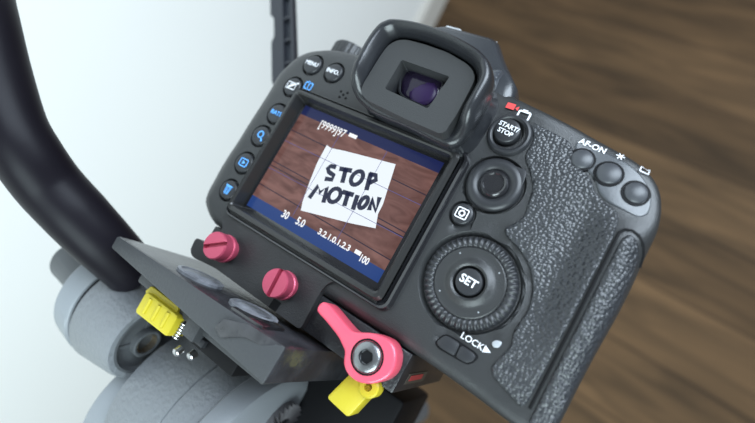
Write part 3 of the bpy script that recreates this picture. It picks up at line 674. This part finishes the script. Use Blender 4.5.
for a in (20, 115, 205, 300):
    a = math.radians(a); d = Vector((0, math.cos(a), math.sin(a))); b = new_bm()
    p, q = Vector((-57.5, -101.5, -19.5)) + d * 6, Vector((-57.5, -100, -20.2)) + d * 15; nn = Vector((0, -d.z, d.y)) * 1.0; ex = Vector((-4, 0, 0))
    loft(b, [[p + nn, p - nn, p - nn + ex, p + nn + ex], [q + nn, q - nn, q - nn + ex, q + nn + ex]]); link('rib', b, GREYD, sk, smooth=False)
link('side_flange', drum([(-67, -141, -58, 35), (-66, -141, -58, 37), (-55, -141, -58, 37), (-53, -141, -58, 36)]), GREYS, TH, angle=35)
link('tilt_drum', drum([(-51.5, -125, -53, 36), (-51, -125, -53, 38.2), (-49.5, -125, -53, 38.8), (-23.2, -125, -53, 40.2), (-22.8, -125, -53, 39.7)]), GREY, TH, angle=35)
link('tilt_drum', drum([(-22.6, -125, -53, 39.7), (-22.2, -125, -53, 40.3), (-7, -125, -53, 41.5), (-6, -125, -53, 41.0)]), GREY, TH, angle=35)
link('side_cover', drum([(-7, -127, -52, 43), (-5.5, -127, -52, 45), (0, -127, -51.5, 45.5), (4, -127, -51, 43.5), (5.5, -127, -51, 40), (6, -127, -51, 14), (3, -127, -51, 13)]), GREYS, TH, angle=35)
b = new_bm(); RC = (-106.5, -53); NR = 26; vs0 = []; vs1 = []; lo = []
for k in range(NR * 2):
    a = 2 * PI * (k // 2) / NR + (0 if k % 2 == 0 else 2 * PI * .92 / NR); hgt = 7.0 if k % 2 == 0 else 9.4
    vs0.append(b.verts.new((hgt, RC[0] + 12.5 * math.cos(a), RC[1] + 12.5 * math.sin(a)))); vs1.append(b.verts.new((hgt - .6, RC[0] + 5.5 * math.cos(a), RC[1] + 5.5 * math.sin(a)))); lo.append(b.verts.new((4, RC[0] + 12.5 * math.cos(a), RC[1] + 12.5 * math.sin(a))))
for k in range(NR * 2):
    m_ = (k + 1) % (NR * 2); b.faces.new((vs0[k], vs0[m_], vs1[m_], vs1[k])); b.faces.new((lo[k], lo[m_], vs0[m_], vs0[k]))
link('rosette_hole', drum([(5, RC[0], RC[1], 6), (6.6, RC[0], RC[1], 5.9)]), DARK, TH)
link('rosette', b, mat('rosette_grey', (.12, .115, .12), .4, metal=.3), TH, smooth=False)
link('head_body', drum([(8, -112, -122, 27), (10, -112, -122, 29), (40, -112, -122, 28), (42, -112, -122, 26)]), GREYD, TH, angle=35)
link('head_body', box(0, 50, -110, -67, -112, -64, 2), DARK, TH, angle=30)
# receiver under the plate
link('plate_receiver', box(-54, 20, -73, -62.5, -48, 6, 1.2), PLATE, TH, angle=30)
link('latch_block', box(-19, -12, -76, -66, -2, 9, .8), PLATE, TH, angle=30)
link('latch_housing', box(-23, 6, -79, -68, -46, 3.0, 1.2), DARK, TH, angle=30)
link('latch_arm', box(-34, -10, -77, -74, -4, 5, .5), BTN, TH, angle=30)
for c in ((-20.22,-84.55,3.00), (-17.45,-84.57,-2.00), (-24.62,-74.45,4.00)):
    link('latch_screw', lathe(c, [(1.7, -2), (1.7, .6), (1.2, 1.1), (.3, 1.2)], axis=(.1, -.6, .8), n=20), BRIGHT, TH)
b = new_bm(); c0 = Vector((-23.49,-77.21,4.00)); path = [c0 + Vector((1.6 * math.cos(a * .5), -3 + a * .09, 1.6 * math.sin(a * .5))) for a in range(70)]; tube(path, .35, 6, b); link('spring', b, BRIGHT, TH)
def lock(name, c4, w0, w1, ridges=3, label=None):
    b = prism(round_poly(c4, 1.2, 2), w0, w1, .8, 2); o = link(name, b, YELLOW, TH, angle=35)
    a, b2, c, d = (Vector((*p, w1)) for p in c4)
    for k in range(ridges):
        t = (k + .8) / (ridges + .6); p, q = a.lerp(b2, t), d.lerp(c, t); p, q = p.lerp(q, .12), p.lerp(q, .80)
        link('grip_ridge', tube([p, p.lerp(q, .5), q], .9, 10), YELLOW, o)
    if label: o['label'] = label
    return o
lock('lock_button', [(-43.6,-72.2),(-23.5,-71.6),(-23.3,-80.3),(-43.3,-81.2)], 0, 9)
link('lock_cap', prism(round_poly([(-44.8,-70.1),(-27.0,-69.6),(-26.1,-72.9),(-46.3,-73.7)], .8, 2), -2, 7.0, .6, 2), YELLOW, TH, angle=35)
lock('lock_lever', [(41.7,-54.3),(51.5,-54.7),(48.3,-67.2),(38.1,-66.3)], -12, -4, 0)
link('lever_hub', lathe((49.79,-54.77,-8.00), [(3.6, 0), (3.6, 5), (3.0, 5.6), (1.4, 5.6), (1.3, 3)], n=28), YELLOW, TH)
# panning base below
pc = Vector((8, -130, -60))
link('pan_base', lathe((pc.x, pc.y, -150), [(30, 0), (34, 3), (34, 40), (31, 55), (27, 64), (10, 68)], n=64), GREYS, TH, angle=35)
link('pan_collar', lathe((pc.x, pc.y, -190), [(26, 0), (28, 3), (28, 30), (24, 38)], n=64), GREYD, TH, angle=35)
link('centre_column', lathe((pc.x, pc.y, -330), [(13, 0), (13, 145)], n=32), GREYD, TH)

# ================================================================== pan handle
PH = thing('pan_handle', 'thick curved black rubber pan handle rising at the left edge', 'handle', (-78.63,-74.82,-4.00))
hp = [(-78.34,-78.31,-12.00), (-79.29,-74.14,-4.00), (-83.77,-68.17,8.00), (-90.65,-62.67,18.00), (-99.35,-56.78,28.00), (-104.24,-49.51,38.00), (-111.99,-41.40,46.00), (-127.00,-26.63,54.00), (-144.72,-8.57,62.00), (-173.93,13.11,68.00)]
hr = [11.15, 11.71, 12.32, 12.60, 12.49, 12.27, 12.19, 12.77, 13.29, 14.23]
path = catmull(hp, 8); rr = []
for i in range(len(hp) - 1):
    for k in range(8): rr.append(hr[i] + (hr[i + 1] - hr[i]) * k / 8)
rr.append(hr[-1])
link('grip', tube(path, rr, 40), HANDLE, PH, angle=60)

# ================================================================== notched strip behind the camera
ST = thing('notched_strip', 'thin black plastic strip with ladder slots rising behind the camera', 'strip', (-102.96,50.36,-60.00))
a0, a1 = Vector((-102.00,47.80,-60.00)), Vector((-161.49,127.76,-60.00)); d = (a1 - a0).normalized(); s = Vector((d.y, -d.x, 0)); Ls = (a1 - a0).length
if s.x < 0: s = -s
def stp(t, x, z): return a0 + d * t + s * x + Vector((0, 0, z))
b = new_bm(); pts = [(-45, -6), (-4, -6), (2, -7.5), (30, -7.5), (34, -5.5), (48, -5.5), (52, -8), (Ls, -8), (Ls, 1), (-45, 1)]
loft(b, [[stp(t, x, 0) for t, x in pts], [stp(t, x, 5) for t, x in pts]]); link('rail', b, mat('strip_black', (.018, .02, .026), .45), ST, smooth=False)
b = new_bm(); loft(b, [[stp(-45, 6.2, 0), stp(Ls, 6.2, 0), stp(Ls, 8.2, 0), stp(-45, 8.2, 0)], [stp(-45, 6.2, 5), stp(Ls, 6.2, 5), stp(Ls, 8.2, 5), stp(-45, 8.2, 5)]]); link('rail', b, MATS['strip_black'], ST, smooth=False)
k = -40
while k < Ls - 3:
    b = new_bm(); loft(b, [[stp(k, .5, 1), stp(k + 2, .5, 1), stp(k + 2, 6.8, 1), stp(k, 6.8, 1)], [stp(k, .5, 4), stp(k + 2, .5, 4), stp(k + 2, 6.8, 4), stp(k, 6.8, 4)]]); link('rung', b, MATS['strip_black'], ST, smooth=False); k += 17
b = new_bm(); loft(b, [[stp(-45, 1, .0), stp(Ls, 1, .0), stp(Ls, 6.2, .0), stp(-45, 6.2, .0)], [stp(-45, 1, .8), stp(Ls, 1, .8), stp(Ls, 6.2, .8), stp(-45, 6.2, .8)]]); link('web', b, mat('strip_web', (.035, .04, .05), .5), ST, smooth=False)

# ================================================================== light
def area(name, loc, target, size, size_y, power, color):
    l = bpy.data.lights.new(name, 'AREA'); l.shape = 'RECTANGLE'; l.size = size; l.size_y = size_y; l.energy = power; l.color = color; l.spread = PI
    o = bpy.data.objects.new(name, l); COL.objects.link(o); o.location = loc
    o.rotation_euler = (Vector(target) - Vector(loc)).to_track_quat('-Z', 'Y').to_euler(); return o
area('window_light', (.74, 1.02, 1.95), (0, .05, 1.0), 1.0, 1.6, 56, (.76, .88, 1))
area('wall_fill_light', (.55, -.95, 1.65), (-.75, -.35, .85), .9, .9, 26, (.80, .96, 1))  # unseen fill lamp, added to brighten the left wall
w = bpy.data.worlds.new('room_air'); S.world = w; w.use_nodes = True
w.node_tree.nodes['Background'].inputs[0].default_value = (.80, .86, .95, 1); w.node_tree.nodes['Background'].inputs[1].default_value = .26

# ================================================================== viewer
cd = bpy.data.cameras.new('view'); co = bpy.data.objects.new('view', cd); COL.objects.link(co); S.camera = co
cd.sensor_width = 36; cd.lens = 36 * 450 / 755; cd.clip_start = .005; cd.clip_end = 50
Rm = ((0.8021950217, 0.4886797778, -0.3430382222), (0.4080646198, -0.8681525006, -0.2824792058), (-0.4358513659, 0.0866216509, -0.8958405419))
M3 = Matrix((Rm[0], [-c for c in Rm[1]], [-c for c in Rm[2]])).transposed()
co.matrix_world = Matrix.Translation((.09286134, -.01625613, .14415608 + Z0)) @ M3.to_4x4()
cd.dof.use_dof = True; cd.dof.focus_distance = .160; cd.dof.aperture_fstop = 6.3

for o in S.objects:
    if '_o' in o: del o['_o']
S.view_settings.view_transform = 'Standard'; S.view_settings.look = 'None'; S.view_settings.exposure = 0; S.view_settings.gamma = 1
S.view_settings.use_curve_mapping = False
S.cycles.use_denoising = True
